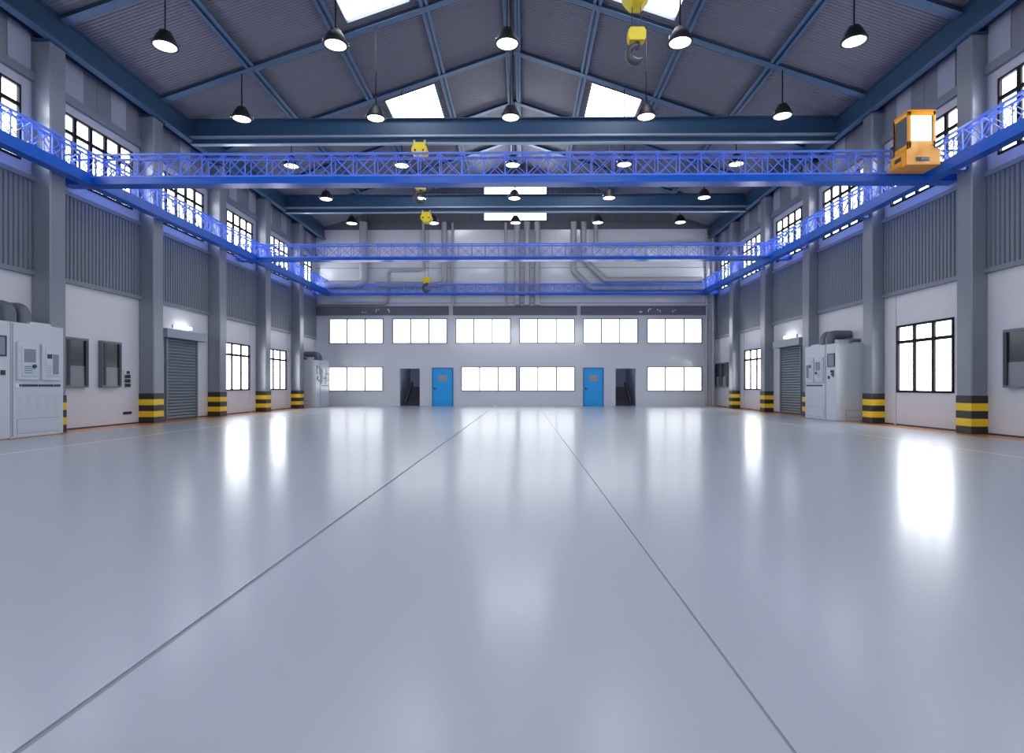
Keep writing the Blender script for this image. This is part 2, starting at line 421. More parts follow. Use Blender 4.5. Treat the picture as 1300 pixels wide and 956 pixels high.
# ------------------------------------------------------------------ doors, stair openings
def back_door(x0, x1, hs, label):
    r = empty(num('door'), ((x0 + x1) / 2, YB, 0), 0, label=label, cat='door', kind='structure')
    h = (x1 - x0) / 2; m = MB()
    m.box(-h, -h + .06, -.05, -.001, 0, 2.10); m.box(h - .06, h, -.05, -.001, 0, 2.10); m.box(-h + .06, h - .06, -.05, -.001, 2.04, 2.10)
    m.build('door_frame', M['doorf'], r)
    m = MB(); m.box(-h + .06, h - .06, -.035, -.001, 0.01, 2.04); m.box(-h + .06, h - .06, -.04, -.035, 0.02, 0.14)
    lf = m.build('door_leaf', M['door'], r)
    m = MB(); m.box(-.22, .24, -.05, -.035, 1.34, 1.70); m.build('notice_plate', M['notice'], lf)
    m = MB(); m.tube([(hs * (h - .14), -.035, 0.96), (hs * (h - .14), -.085, 0.96)], .03); m.bar((hs * (h - .14), -.085, .96), (hs * (h - .26), -.085, .96), .025)
    m.box(hs * (h - .14) - .03, hs * (h - .14) + .03, -.045, -.035, .88, 1.02)
    m.build('door_handle', M['dark'], lf)
back_door(*DOORS[0], -1, 'blue door with a notice plate in the far end wall, left of centre')
back_door(*DOORS[1], -1, 'blue door with a notice plate in the far end wall, right of centre')
def stair_open(x0, x1, label, side, nm):
    yb = YB + 0.3; m = MB(); d = 3.4
    m.box(x0 - .15, x0 - .5, yb, yb + d, 0, 3.25); m.box(x1 + .5, x1 + .15, yb, yb + d, 0, 3.25)
    m.box(x0 - .5, x1 + .5, yb + d, yb + d + .1, 0, 3.25); m.box(x0 - .5, x1 + .5, yb, yb + d, 3.25, 3.3); m.box(x0 - .5, x1 + .5, yb, yb + d, -.1, -.002)
    m.box(x0 - .5, x1 + .5, yb - 0.001, yb + .02, 2.06, 3.25)
    o = m.build(num('trim'), M['stairwall']); tag(o, 'dim stairwell walls seen through the %s end wall opening' % nm, 'wall', kind='structure')
    m = MB(); n = 6
    a, c = (x0 + .25, x1 + .12) if side > 0 else (x0 - .12, x1 - .2)
    for i in range(n):
        m.box(a, c, yb + .25 + i * .28, yb + .25 + n * .28 + 1.2, i * .175, (i + 1) * .175 - .03)
        m.box(a, c, yb + .22 + i * .28, yb + .25 + (i + 1) * .28 + (1.2 if i == n - 1 else 0), (i + 1) * .175 - .03, (i + 1) * .175)
    r = m.build('staircase', M['stair']); tag(r, label, 'stairs')
    lm = MB(); xc = (x0 + x1) / 2; lm.cbox(xc - .3, xc + .3, yb + .5, yb + .7, 3.17, 3.248, .01); lo = lm.build('stairwell_light', M['stairlamp']); tag(lo, 'ceiling light inside the %s stairwell above the steps' % nm, 'light')  # unseen glowing block added to brighten the stairwell
    s = MB(); e = a if side > 0 else c
    s.prism([(yb + .1, 0.0), (yb + .3, 0.0), (yb + .3 + n * .28, 1.05), (yb + .3 + n * .28, 1.35), (yb + .1, .25)], e - .04, e + .04, 'x')
    s.build('stringer', M['dark'], r)
stair_open(*OPEN[0], 'dark concrete stairs rising behind the left opening of the end wall', 1, 'left')
stair_open(*OPEN[1], 'dark concrete stairs rising behind the right opening of the end wall', -1, 'right')

def roller(X, yc, rz, label, doorlab):
    r = empty(num('door'), (X, yc, 0), rz, label=doorlab, cat='roller shutter door', kind='structure')
    m = MB(); z = 0.02; n = 26; hgt = 2.62 / n
    for i in range(n):
        z0 = 0.02 + i * hgt
        m.prism([(0.01, z0), (0.045, z0 + hgt * .12), (0.06, z0 + hgt * .5), (0.045, z0 + hgt * .88), (0.01, z0 + hgt)], -.8, .8, 'y')
    m.build('shutter_curtain', M['shutter'], r)
    for s in (-1, 1):
        m = MB(); m.box(0, .08, s * .84 - .04, s * .84 + .04, 0, 2.64); m.build('guide_rail', M['shutter'], r)
    m = MB(); m.cbox(0.0, .26, -1.12, 1.12, 2.64, 2.92, .01); m.build('shutter_box', M['shutterbox'], r)
    t = empty('tube_light', (X, yc, 3.04), rz, label=label, cat='light')
    m = MB(); m.box(0, .06, -.48, .48, -.05, .05); m.build('housing', M['cabinet'], t)
    m = MB(); m.cbox(.06, .11, -.46, .46, -.045, .045, .01); m.build('diffuser', M['tube'], t)
roller(XL, bay_c(2), 0, 'glowing white strip light above the left wall roller shutter', 'grey roller shutter door in the left wall between second and third column')
roller(XR, bay_c(3), pi, 'glowing white strip light above the right wall roller shutter', 'grey roller shutter door in the right wall beyond the white cabinets')

# ------------------------------------------------------------------ columns
def column_proto(w):
    r = empty('support_column')
    m = MB(); m.cbox(0, w, -CW / 2, CW / 2, 0, 9.15, .025); m.build('shaft', M['column'], r)
    m = MB()
    for i in range(5):
        m.cbox(-.001, w + .006, -CW / 2 - .006, CW / 2 + .006, .0 + i * .176, (i + 1) * .176, .004 if False else .003, 0 if i % 2 == 0 else 1)
    m.build('hazard_band', [M['black'], M['yellow']], r)
    m = MB(); m.box(0, w + .02, -CW / 2 - .05, CW / 2 + .05, 9.08, 9.14); m.build('cap_plate', M['beam'], r)
    return r
for side in 'lr':
    X, w, rz = (XL, CL - XL, 0) if side == 'l' else (XR, XR - CR, pi)
    nm = 'left' if side == 'l' else 'right'
    proto = column_proto(w)
    for i, y in enumerate(COLS):
        o = proto if i == 0 else copy_tree(proto)
        o.location = (X, y + CW / 2, 0); o.rotation_euler = (0, 0, rz)
        if i >= 5: lab = '%s grey column with black and yellow hazard band along the %s wall' % (['nearest', 'second', 'third', 'fourth', 'fifth and farthest'][i - 5], nm)
        else: lab = 'grey hazard-banded column on the %s wall outside the frame, %d before the nearest visible one' % (nm, 5 - i)
        tag(o, lab, 'column', 'columns along the %s wall' % nm)

# ------------------------------------------------------------------ roof steel
def ibeam_poly(w, h, tf, tw):
    return [(-w / 2, 0), (w / 2, 0), (w / 2, tf), (tw / 2, tf), (tw / 2, h - tf), (w / 2, h - tf), (w / 2, h), (-w / 2, h), (-w / 2, h - tf), (-tw / 2, h - tf), (-tw / 2, tf), (-w / 2, tf)]
for nm, x0, s in (('left', XL, 1), ('right', XR, -1)):
    xi = -10.83 if s > 0 else 10.07
    m = MB(); P = [(xi, 9.14), (xi, 9.19), (xi - s * .07, 9.21), (xi - s * .07, 9.72), (xi - s * .01, 9.74), (xi - s * .01, 9.80), (xi - s * .30, 9.80), (xi - s * .30, 9.74), (xi - s * .12, 9.72), (xi - s * .12, 9.21), (xi - s * .20, 9.19), (xi - s * .20, 9.14)]
    m.prism(P, YR, YB, 'y'); o = m.build('eave_beam', M['beam']); tag(o, 'deep blue steel eave beam along the top of the %s wall' % nm, 'beam')
    m = MB(); m.box(min(xi, xi - s * .20), max(xi, xi - s * .20), YR, YB, 9.115, 9.14); m.build('bottom_flange', M['beaml'], o)
    m = MB(); m.box(min(x0, x0 + s * .10), max(x0, x0 + s * .10), YR, YB, 9.24, 9.80); m.box(min(x0, xi - s * .12), max(x0, xi - s * .12), YR, YB, 9.62, 9.70); m.build('wall_plate', M['beam'], o)  # dark plate added to hold the shade behind the flange
ZF = 13.22
RAFT = [y + CW / 2 for y in COLS]
def rafter(y, s, label):
    r = empty('roof_rafter', (RX, y, 0), 0, label=label, cat='rafter', group='roof rafters')
    L = 10.46; 
    def sl(m, w, h0, h1, L0=0.02):
        z = lambda d: ZF - SL * d
        vs = []
        for d in (L0, L):
            for yy in (-w / 2, w / 2):
                for h in (h0, h1): vs.append((s * d, yy, z(d) + h))
        m.add(vs, [(0, 1, 3, 2), (4, 6, 7, 5), (0, 4, 5, 1), (2, 3, 7, 6), (0, 2, 6, 4), (1, 5, 7, 3)])
    m = MB(); sl(m, .24, 0, .02); m.build('lower_flange', M['beaml'], r)
    m = MB(); sl(m, .03, .02, .15); sl(m, .24, .15, .165); m.build('web', M['beam'], r)
for i, y in enumerate(RAFT):
    for s in (-1, 1):
        if i >= 5: lab = 'sloping blue steel rafter, %s row, %s roof slope' % (['first', 'second', 'third', 'fourth', 'fifth'][i - 5], 'left' if s < 0 else 'right')
        else: lab = 'sloping rafter on the %s slope above the viewer, %d before the first visible' % ('left' if s < 0 else 'right', 5 - i)
        rafter(y, s, lab)
def purlin(d, s, label, w=.26):
    x = RX + s * d; z = roof_z(x)
    r = empty('roof_purlin', (x, 0, z), 0, label=label, cat='purlin', group='roof purlins')
    r.rotation_euler = (0, s * math.atan(SL), 0)
    h = 0.12
    m = MB()
    for y0, y1 in zip([YR] + RAFT, RAFT + [YB]):
        a, b = (y0 + .13 if y0 != YR else YR), (y1 - .13 if y1 != YB else YB - .06)
        m.box(-w / 2, -w / 2 + .09, a, b, -h, -h + .02); m.box(w / 2 - .09, w / 2, a, b, -h, -h + .02)
    m.build('lower_flange', M['beaml'], r)
    m = MB()
    for y0, y1 in zip([YR] + RAFT, RAFT + [YB]):
        a, b = (y0 + .02 if y0 != YR else YR), (y1 - .02 if y1 != YB else YB - .06)
        m.box(-w / 2 + .02, -w / 2 + .045, a, b, -h + .02, -.01); m.box(w / 2 - .045, w / 2 - .02, a, b, -h + .02, -.01)
        m.box(-w / 2 + .02, w / 2 - .02, a, b, -h + .05, -h + .065)
    m.build('web', M['beam'], r)
for s, nm in ((-1, 'left'), (1, 'right')):
    for j, d in enumerate((2.6, 5.2, 7.8)):
        purlin(d, s, 'long blue roof purlin on the %s slope, %s from the ridge' % (nm, ['first', 'second', 'third'][j]))
    purlin(0.22, s, 'long blue ridge purlin just %s of the roof peak' % nm, w=.2)
# tie beams with hoist rail
TIES = [11.24, 18.64, 26.04]
for i, y in enumerate([3.84] + TIES):
    x0, x1 = -10.90, 10.14
    r = empty('tie_beam', (0, y, 0), 0, cat='beam', group='tie beams with hoist rails',
              label='blue horizontal tie beam ' + ['above and behind the viewer', 'just above the top of the picture', 'spanning the hall in front, nearest in view', 'spanning the hall farther back'][i])
    m = MB(); m.prism([(-.13, 9.27), (.13, 9.27), (.13, 9.30), (.015, 9.30), (.015, 9.80), (.13, 9.80), (.13, 9.83), (-.13, 9.83), (-.13, 9.80), (-.015, 9.80), (-.015, 9.30), (-.13, 9.30)], x0, x1, 'x')
    m.build('girder', M['beam'], r)
    m = MB(); m.box(x0, x1, -.14, .14, 9.21, 9.27); m.build('lower_flange', M['tieflange'], r)
    m = MB(); m.prism([(-.08, 9.04), (.08, 9.04), (.08, 9.06), (.012, 9.08), (.012, 9.21), (-.012, 9.21), (-.012, 9.08), (-.08, 9.06)], x0, x1, 'x')
    m.build('hoist_rail', M['beam'], r)
    m = MB(); m.box(x0, x1, -.085, .085, 9.015, 9.04); m.build('rail_flange', M['tieflange'], r)

# ------------------------------------------------------------------ roof sheets with skylights
SKY = [(-1.0, 1.9), (6.4, 9.3), (13.8, 16.65), (21.2, 24.1)]
D0, D1 = 2.93, 4.79
m = MB(); pit = 0.1
ys = []; y = YR - .3
prof = []
while y < YB + .3:
    prof += [(y, 0), (y + .045, 0), (y + .06, .022), (y + .085, .022)]; y += pit
def rh(y, prof=prof):
    k = (y - (YR - .3)) % pit
    if k < .045: return 0
    if k < .06: return (k - .045) / .015 * .022
    if k < .085: return .022
    return .022 * (1 - (k - .085) / .015)
cuts = sorted(set([p for p, d in prof] + [v for ab in SKY for v in ab]))
for s in (-1, 1):
    for (d0, d1, sk) in ((0, D0, 0), (D0, D1, 1), (D1, 11.3, 0)):
        for i in range(len(cuts) - 1):
            a, b2 = cuts[i], cuts[i + 1]; mid = (a + b2) / 2
            if sk and any(q0 < mid < q1 for q0, q1 in SKY): continue
            ha, hb = rh(a + 1e-6), rh(b2 - 1e-6)
            z = lambda d: RIDGE - SL * d
            m.quad((RX + s * d0, a, z(d0) + ha), (RX + s * d1, a, z(d1) + ha), (RX + s * d1, b2, z(d1) + hb), (RX + s * d0, b2, z(d0) + hb))
o = m.build('ceiling', M['roof']); tag(o, 'dark ribbed sheet roof sloping from a central ridge', 'roof', kind='structure')
# opaque outer skin so no daylight leaks between ribs
m = MB()
for s in (-1, 1):
    z = lambda d: RIDGE - SL * d + .06
    for (d0, d1, sk) in ((0, D0, 0), (D0, D1, 1), (D1, 11.9, 0)):
        cc = [YR - .3] + [v for ab in SKY for v in ab] + [YB + .35] if sk else [YR - .3, YB + .35]
        for i in range(0, len(cc) - 1, 2 if sk else 1):
            m.quad((RX + s * d0, cc[i], z(d0)), (RX + s * d1, cc[i], z(d1)), (RX + s * d1, cc[i + 1], z(d1)), (RX + s * d0, cc[i + 1], z(d0)))
m.build('outer_skin', M['gable'], o)
for i, (y0, y1) in enumerate(SKY):
    for s in (-1, 1):
        z = lambda d: RIDGE - SL * d
        q = MB()
        for (da, db, ya, yb_) in ((D0 - .03, D0 + .02, y0 - .03, y1 + .03), (D1 - .02, D1 + .03, y0 - .03, y1 + .03), (D0, D1, y0 - .03, y0 + .02), (D0, D1, y1 - .02, y1 + .03)):
            vs = [(RX + s * d, yy, z(d) + h) for d in (da, db) for yy in (ya, yb_) for h in (-.02, .08)]
            q.add(vs, [(0, 1, 3, 2), (4, 6, 7, 5), (0, 4, 5, 1), (2, 3, 7, 6), (0, 2, 6, 4), (1, 5, 7, 3)])
        w = q.build(num('window'), M['frameg'])
        tag(w, ('bright roof skylight on the %s slope, ' % ('left' if s < 0 else 'right')) + ['behind the viewer', 'above the viewer', 'at the top edge of the picture', 'beyond the third rafter, above the tie beam'][i], 'skylight', kind='structure')
        q = MB(); q.quad((RX + s * D0, y0, z(D0) + .05), (RX + s * D1, y0, z(D1) + .05), (RX + s * D1, y1, z(D1) + .05), (RX + s * D0, y1, z(D0) + .05)); q.build('glass', M['glass'], w)

# ------------------------------------------------------------------ crane runways and bridges
PITCH = 0.53
def truss(mb, a0, a1, z0, z1, pos, axis, off, w=.016):
    n = int(round((a1 - a0) / PITCH)); st = (a1 - a0) / n
    P = (lambda a, z: (pos, a, z)) if axis == 'y' else (lambda a, z: (a, pos, z))
    for i in range(n):
        mb.bar(P(a0 + i * st, z0), P(a0 + (i + 1) * st, z1), w); mb.bar(P(a0 + i * st, z1), P(a0 + (i + 1) * st, z0), w)
    return n, st
def runway(nm, xi, xo, s):
    y0, y1 = YR + .02, YB - .02
    r = empty('crane_runway', (0, 0, 0), 0, cat='crane runway', group='crane runways', label='blue crane runway girder with lattice railing along the %s wall' % nm)
    m = MB(); m.box(min(xi, xo), max(xi, xo), y0, y1, 6.04, 6.30); m.build('girder', M['crane'], r)
    for p, tagn in ((xi, 'inner'), (xo, 'outer')):
        p = p + (-s) * .03 if tagn == 'inner' else p + s * .03
        m = MB(); m.box(p - .025, p + .025, y0, y1, 6.80, 6.85); m.build('top_rail', M['rail'], r)
        m = MB(); n, st = truss(m, y0, y1, 6.31, 6.81, p, 'y', 0)
        if tagn == 'outer':
            for i in range(n + 1): m.bar((p, y0 + i * st, 6.30), (p, y0 + i * st, 6.81), .022)
            m.build('outer_lattice', M['rail'], r)
        else:
            m.build('inner_bracing', M['rail'], r)
            pm = MB(); pm.bar((0, 0, 6.30), (0, 0, 6.81), .024)
            first = pm.build('post', M['rail'], r); first.location = (p, y0 + .015, 0)
            for i in range(1, n + 1):
                c = first.copy(); COL.objects.link(c); c.parent = r; c.location = (p, min(y0 + i * st, y1 - .015), 0)
    for y in COLS:
        xc = CL if s > 0 else CR
        m = MB(); m.box(min(xo, xc), max(xo, xc), y + .1, y + .36, 6.06, 6.26); m.build('wall_bracket', M['crane'], r)
runway('left', -10.58, -10.84, 1)
runway('right', 9.70, 9.96, -1)
def bridge(y, z0, zt, dz, label, depth=.36):
    r = empty('crane_bridge', (0, y, 0), 0, cat='crane bridge', group='crane bridges', label=label)
    for nm, x0, x1 in (('', -10.52, 9.64), ('end_', XL + .06, -10.90), ('end_', 10.02, XR - .06)):
        g0, g1 = (x0 - .05, x1 + .05) if nm == '' else ((x0, x1 + .05) if x0 < 0 else (x0 - .05, x1))
        m = MB(); m.box(g0, g1, 0, depth, z0, z0 + dz); m.build(nm + 'girder', M['crane'], r)
        m = MB(); m.box(g0, g1, -.012, 0.0, z0 + dz - .03, z0 + dz + .01); m.build(nm + 'edge_strip', M['rail'], r)
        m = MB(); m.box(x0, x1, .005, .05, zt - .045, zt); m.build(nm + 'top_rail', M['rail'], r)
        m = MB(); n, st = truss(m, x0, x1, z0 + dz, zt - .03, .027, 'x', 0); m.build(nm + 'front_bracing', M['rail'], r)
        pm = MB(); pm.bar((0, .027, z0 + dz), (0, .027, zt - .03), .024)
        first = pm.build(nm + 'post', M['rail'], r); first.location = (x0 + .015, 0, 0)
        for i in range(1, n + 1):
            c = first.copy(); COL.objects.link(c); c.parent = r; c.location = (min(x0 + i * st, x1 - .015), 0, 0)
        m = MB(); q = depth - .027; truss(m, x0, x1, z0 + dz, zt - .03, q, 'x', 0)
        for i in range(n + 1): m.bar((x0 + i * st, q, z0 + dz), (x0 + i * st, q, zt - .03), .022)
        m.box(x0, x1, q - .025, q + .025, zt - .055, zt); m.build(nm + 'rear_lattice', M['rail'], r)
    return r
bridge(13.86, 6.05, 6.80, .19, 'blue lattice crane bridge spanning the hall nearest the camera, carrying the orange cab')
bridge(22.5, 6.08, 6.74, .14, 'blue lattice crane bridge in the middle of the hall')
bridge(30.72, 6.03, 6.63, .12, 'blue lattice crane bridge against the far end wall', depth=.3)

# ------------------------------------------------------------------ operator cab
def cab():
    r = empty('crane_cab', (8.84, 13.24, 6.20), 0, cat='crane cab', label='orange operator cab with lit front window hanging on the near crane bridge')
    W = .77; D = .58
    m = MB()  # lower body with sloped foot
    m.prism([(0.0, 0.0), (0.0, .34), (.07, .385), (W - .06, .385), (W, .34), (W, .0)], 0.0, D, 'y')
    m.prism([(-.10, 0.0), (0.0, .14), (0.0, 0.0)], 0.16, D, 'y')
    m.build('lower_body', M['cab'], r)
    m = MB(); x0, x1 = .06, .69; z0, z1 = .385, 1.25; fr = .06
    y0 = .03
    # posts
    for xx in (x0, x1 - .07):
        for yy in (y0, D - .07): m.cbox(xx, xx + .07, yy, yy + .07, z0, z1, .012)
    m.cbox(x0, x1, y0, y0 + .07, z1 - .10, z1, .012); m.cbox(x0, x1, y0, y0 + .07, z0, z0 + .18, .012)
    m.cbox(x0, x1, D - .07, D, z0, z1, .012)
    for xx in (x0, x1 - .07):
        m.cbox(xx, xx + .07, y0, D, z1 - .10, z1, .012); m.cbox(xx, xx + .07, y0, D, z0, z0 + .12, .012)
    m.cbox(x0 - .01, x1 + .01, y0 - .01, D, z1, z1 + .03, .01)
    m.build('cab_frame', M['cab'], r)
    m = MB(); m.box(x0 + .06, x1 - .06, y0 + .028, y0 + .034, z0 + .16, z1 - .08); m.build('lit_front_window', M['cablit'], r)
    m = MB()
    for a in ((x1 - .085, x1 - .065, z0 + .18, z1 - .10),): m.box(a[0], a[1], y0 + .01, y0 + .028, a[2], a[3])
    m.build('window_seal', M['dark'], r)
    for xx in (x0 + .025, x1 - .032):
        m = MB(); m.box(xx, xx + .007, y0 + .06, D - .06, z0 + .10, z1 - .09); m.build('side_window', M['cabglass'], r)
    m = MB(); m.box(.21, .51, -.012, 0.0, .08, .17); pl = m.build('vent_plate', M['dark'], r)
    m = MB()
    for i in range(6): m.box(.33 + i * .028, .345 + i * .028, -.018, -.012, .095, .155)
    m.build('plate_marks', M['panell'], pl)
    m = MB(); m.box(-.012, 0, .2, .42, .16, .25) ; m.build('side_vent', M['dark'], r)
    m = MB(); m.box(.60, .65, .018, .03, .45, .47); m.build('latch', M['dark'], r)
    m = MB(); m.box(.15, .25, D, D + .026, .0, .35); m.build('hanger', M['crane'], r)
cab()

# ------------------------------------------------------------------ hoists
def hoist(x, y, ztop, zblock, label):
    r = empty('electric_hoist', (x, y, 0), 0, cat='hoist', group='yellow hoists on the tie beams', label=label)
    m = MB(); 
    P = [(-.17, 0), (-.20, -.10), (-.26, -.20), (-.25, -.30), (-.17, -.40), (-.10, -.47), (.10, -.47), (.17, -.40), (.25, -.30), (.26, -.20), (.20, -.10), (.17, 0)]
    m.prism([(a, ztop + b) for a, b in P], -.17, .17, 'y'); m.prism([(a * .9, ztop + b * .94 - .01) for a, b in P], -.20, .20, 'y')
    body = m.build('trolley_body', M['hoist'], r)
    for s in (-1, 1):
        m = MB(); m.tube([(s * .13, -.215, ztop - .27), (s * .13, -.199, ztop - .27)], .035, 12); m.build('wheel_bolt', M['dark'], body)
    for s in (-1, 1):
        for t in (-1, 1):
            m = MB()
            m.box(s * .17 - .03, s * .17 + .03, t * .11 - .01, t * .11 + .01, ztop - .05, ztop + .10)
            m.tube([(s * .17, t * .09, ztop + .06), (s * .17, t * .125, ztop + .06)], .035, 12); m.build('rail_clamp', M['duct'], r)
    for s in (-1, 1):
        m = MB(); m.tube([(s * .085, 0, zblock + .22), (s * .085, 0, ztop - .42)], .008, 6); m.build('cable', M['cord'], r)
    m = MB(); m.prism([(-.17, .05), (-.14, 0), (.14, 0), (.17, .05), (.17, .19), (.13, .25), (-.13, .25), (-.17, .19)], -.09, .09, 'y')
    for i, v in enumerate(m.v): m.v[i] = (v[0], v[1], v[2] + zblock)
    m.build('hook_block', M['hoist'], r)
    # hook: thick curved horn
    pts = [(0.02, 0, zblock + .01), (0.03, 0, zblock - .07)]; rad = [.045, .045]
    cx, cz, R = 0.0, zblock - .24, .15
    for k in range(17):
        a = radians(80 + k * 262 / 16.0)
        # run from top, round the left, bottom, up the right
        pts.append((cx + R * cos(a), 0, cz + R * sin(a))); rad.append(.062 + .02 * sin(pi * k / 16) - (.035 * max(0, (k - 11) / 5)))
    m = MB(); m.tube(pts, .05, 12, radii=rad); m.build('hook', M['hook'], r)
hoist(2.23, 11.24, 9.015, 7.86, 'yellow hoist with large hook hanging from the tie beam at the top of the picture')
hoist(-3.37, 18.64, 9.015, 7.52, 'yellow hoist on the nearer visible tie beam, hook half hidden by the near bridge')
hoist(-4.41, 26.04, 9.015, 5.82, 'yellow hoist on the farther tie beam, hook lowered before the end wall')

# ------------------------------------------------------------------ pendant lamps
def lamp_proto():
    r = empty('pendant_lamp')
    m = MB(); m.lathe([(.001, .36), (.07, .36), (.085, .335), (.135, .33), (.15, .285), (.17, .265), (.225, .16), (.258, .07), (.262, .05), (.282, .045), (.286, -.005), (.25, -.01)], 32); m.lathe([(.25, -.01), (.245, .02), (.0, .02)], 32)
    m.build('shade', M['lampb'], r)
    m = MB(); m.lathe([(.0, .0), (.235, .0), (.243, .005)], 32); m.build('light_disc', M['lampface'], r)
    for a in (0.35, pi + 0.35):
        m = MB(); c, s = cos(a), sin(a)
        m.bar((.25 * c, .25 * s, .07), (.30 * c, .30 * s, .08), .02); m.bar((.30 * c, .30 * s, .10), (.30 * c, .30 * s, .02), .022); m.build('rim_clip', M['chrome'], r)
    return r
lp = lamp_proto(); first = True
LR = [9.70] + [13.37 + 3.67 * i for i in range(5)]
POS = ['far left', 'left of centre', 'central', 'right of centre', 'far right']
cordmesh = {}
for i, y in enumerate(LR[1:]):
    for j in range(5):
        x = RX + 4.04 * (j - 2)
        o = lp if first else copy_tree(lp); first = False
        o.location = (x, y, 9.12)
        tag(o, 'black pendant dome lamp, %s one in the %s row' % (POS[j], ['nearest', 'second nearest', 'middle', 'second farthest', 'farthest'][i]), 'pendant lamp', 'pendant lamps under the roof')
        top = ZF - SL * abs(x - RX) - 9.12 + (.12 if j == 2 else 0)
        m = MB(); m.tube([(0, 0, .33), (0, 0, top + .01)], .02, 8); c = m.build('cord', M['cord'], o)

# ------------------------------------------------------------------ ducts and pipes on the end wall
def WX(px): 
    u = (px - 655.6) / 724.0; return 31.2 * (u * cos(.0116) - sin(.0116)) / (cos(.0116) + u * sin(.0116))
def WZ(py, px=650): return 1.1 + (490 - py) * 31.2 / 724.0
def duct(name, pts, r, label, cat, group, rad=.3, m_=None, sq=False, bands=True):
    yy = YB - r - .03
    P = fillet([(x, yy, z) for x, z in pts], rad)
    m = MB(); m.tube(P, r, 16); o = m.build(name, m_ or M['duct']); tag(o, label, cat, group)
    if bands:
        q = MB(); done = 0
        for i in range(len(pts) - 1):
            a, b = Vector((pts[i][0], yy, pts[i][1])), Vector((pts[i + 1][0], yy, pts[i + 1][1])); L = (b - a).length
            nb = int(L / 1.1)
            for k in range(1, nb + 1):
                t = k / (nb + 1); p = a.lerp(b, t); d = (b - a).normalized() * .03; q.tube([p - d, p + d], r + .012, 16)
        if q.v: q.build('joint_collar', m_ or M['duct'], o)
    # wall clips
    q = MB(); a, b = pts[0], pts[1]
    for t in (.15, .8):
        x, z = a[0] + (b[0] - a[0]) * t, a[1] + (b[1] - a[1]) * t; q.box(x - .03, x + .03, yy, YB - .001, z - .03, z + .03)
    q.build('wall_clip', M['ductd'], o)
TOP = 10.0
G = 'ventilation ducts on the end wall'; G2 = 'pipes on the end wall'
duct('wall_duct', [(WX(463), TOP), (WX(463), 6.62), (-11.25, 6.62)], .22, 'wide grey duct at the left of the end wall turning left into the corner', 'duct', G, .4)
duct('wall_duct', [(WX(564.5), TOP), (WX(564.5), 6.62), (WX(478), 6.62)], .155, 'wide grey duct left of centre turning left behind the far bridge', 'duct', G, .35)
duct('wall_pipe', [(WX(538), TOP), (WX(538), WZ(343.5)), (WX(492.5), WZ(343.5)), (WX(492.5), WZ(385.5)), (-11.25, WZ(385.5))], .075, 'thin grey pipe stepping down leftwards across the end wall', 'pipe', G2, .3)
duct('wall_pipe', [(WX(574.8), TOP), (WX(574.8), WZ(387.5))], .075, 'straight thin grey pipe between the two left fascia bands', 'pipe', G2)
duct('wall_pipe', [(WX(642), TOP), (WX(642), WZ(387.5))], .075, 'thin straight grey pipe just left of the three central ducts', 'pipe', G2)
for i, px in enumerate((656.5, 669, 682)):
    duct('wall_duct', [(WX(px), TOP), (WX(px), WZ(388))], .16, '%s of the three straight vertical ducts in the middle of the end wall' % ['left', 'middle', 'right'][i], 'duct', G)
duct('wall_duct', [(WX(728), TOP), (WX(728), WZ(345)), (WX(750), WZ(367)), (WX(890), WZ(367))], .165, 'grey duct right of centre slanting to the lower horizontal run', 'duct', G, .25)
duct('wall_duct', [(WX(740.5), TOP), (WX(740.5), WZ(330)), (WX(767), WZ(356.5)), (WX(890), WZ(356.5))], .16, 'grey duct right of centre slanting to the upper horizontal run', 'duct', G, .25)
duct('wall_duct', [(WX(756), TOP), (WX(756), WZ(313)), (WX(892), WZ(313))], .11, 'narrower grey duct on the right turning right behind the middle bridge', 'duct', G, .25)
for i, (px, r) in enumerate(((896.5, .07), (904.5, .10))):
    duct('wall_pipe', [(WX(px), 9.6), (WX(px), 0.02)], r, '%s vertical pipe in the far right corner, running floor to roof' % ['thin left', 'thicker right'][i], 'pipe', G2)

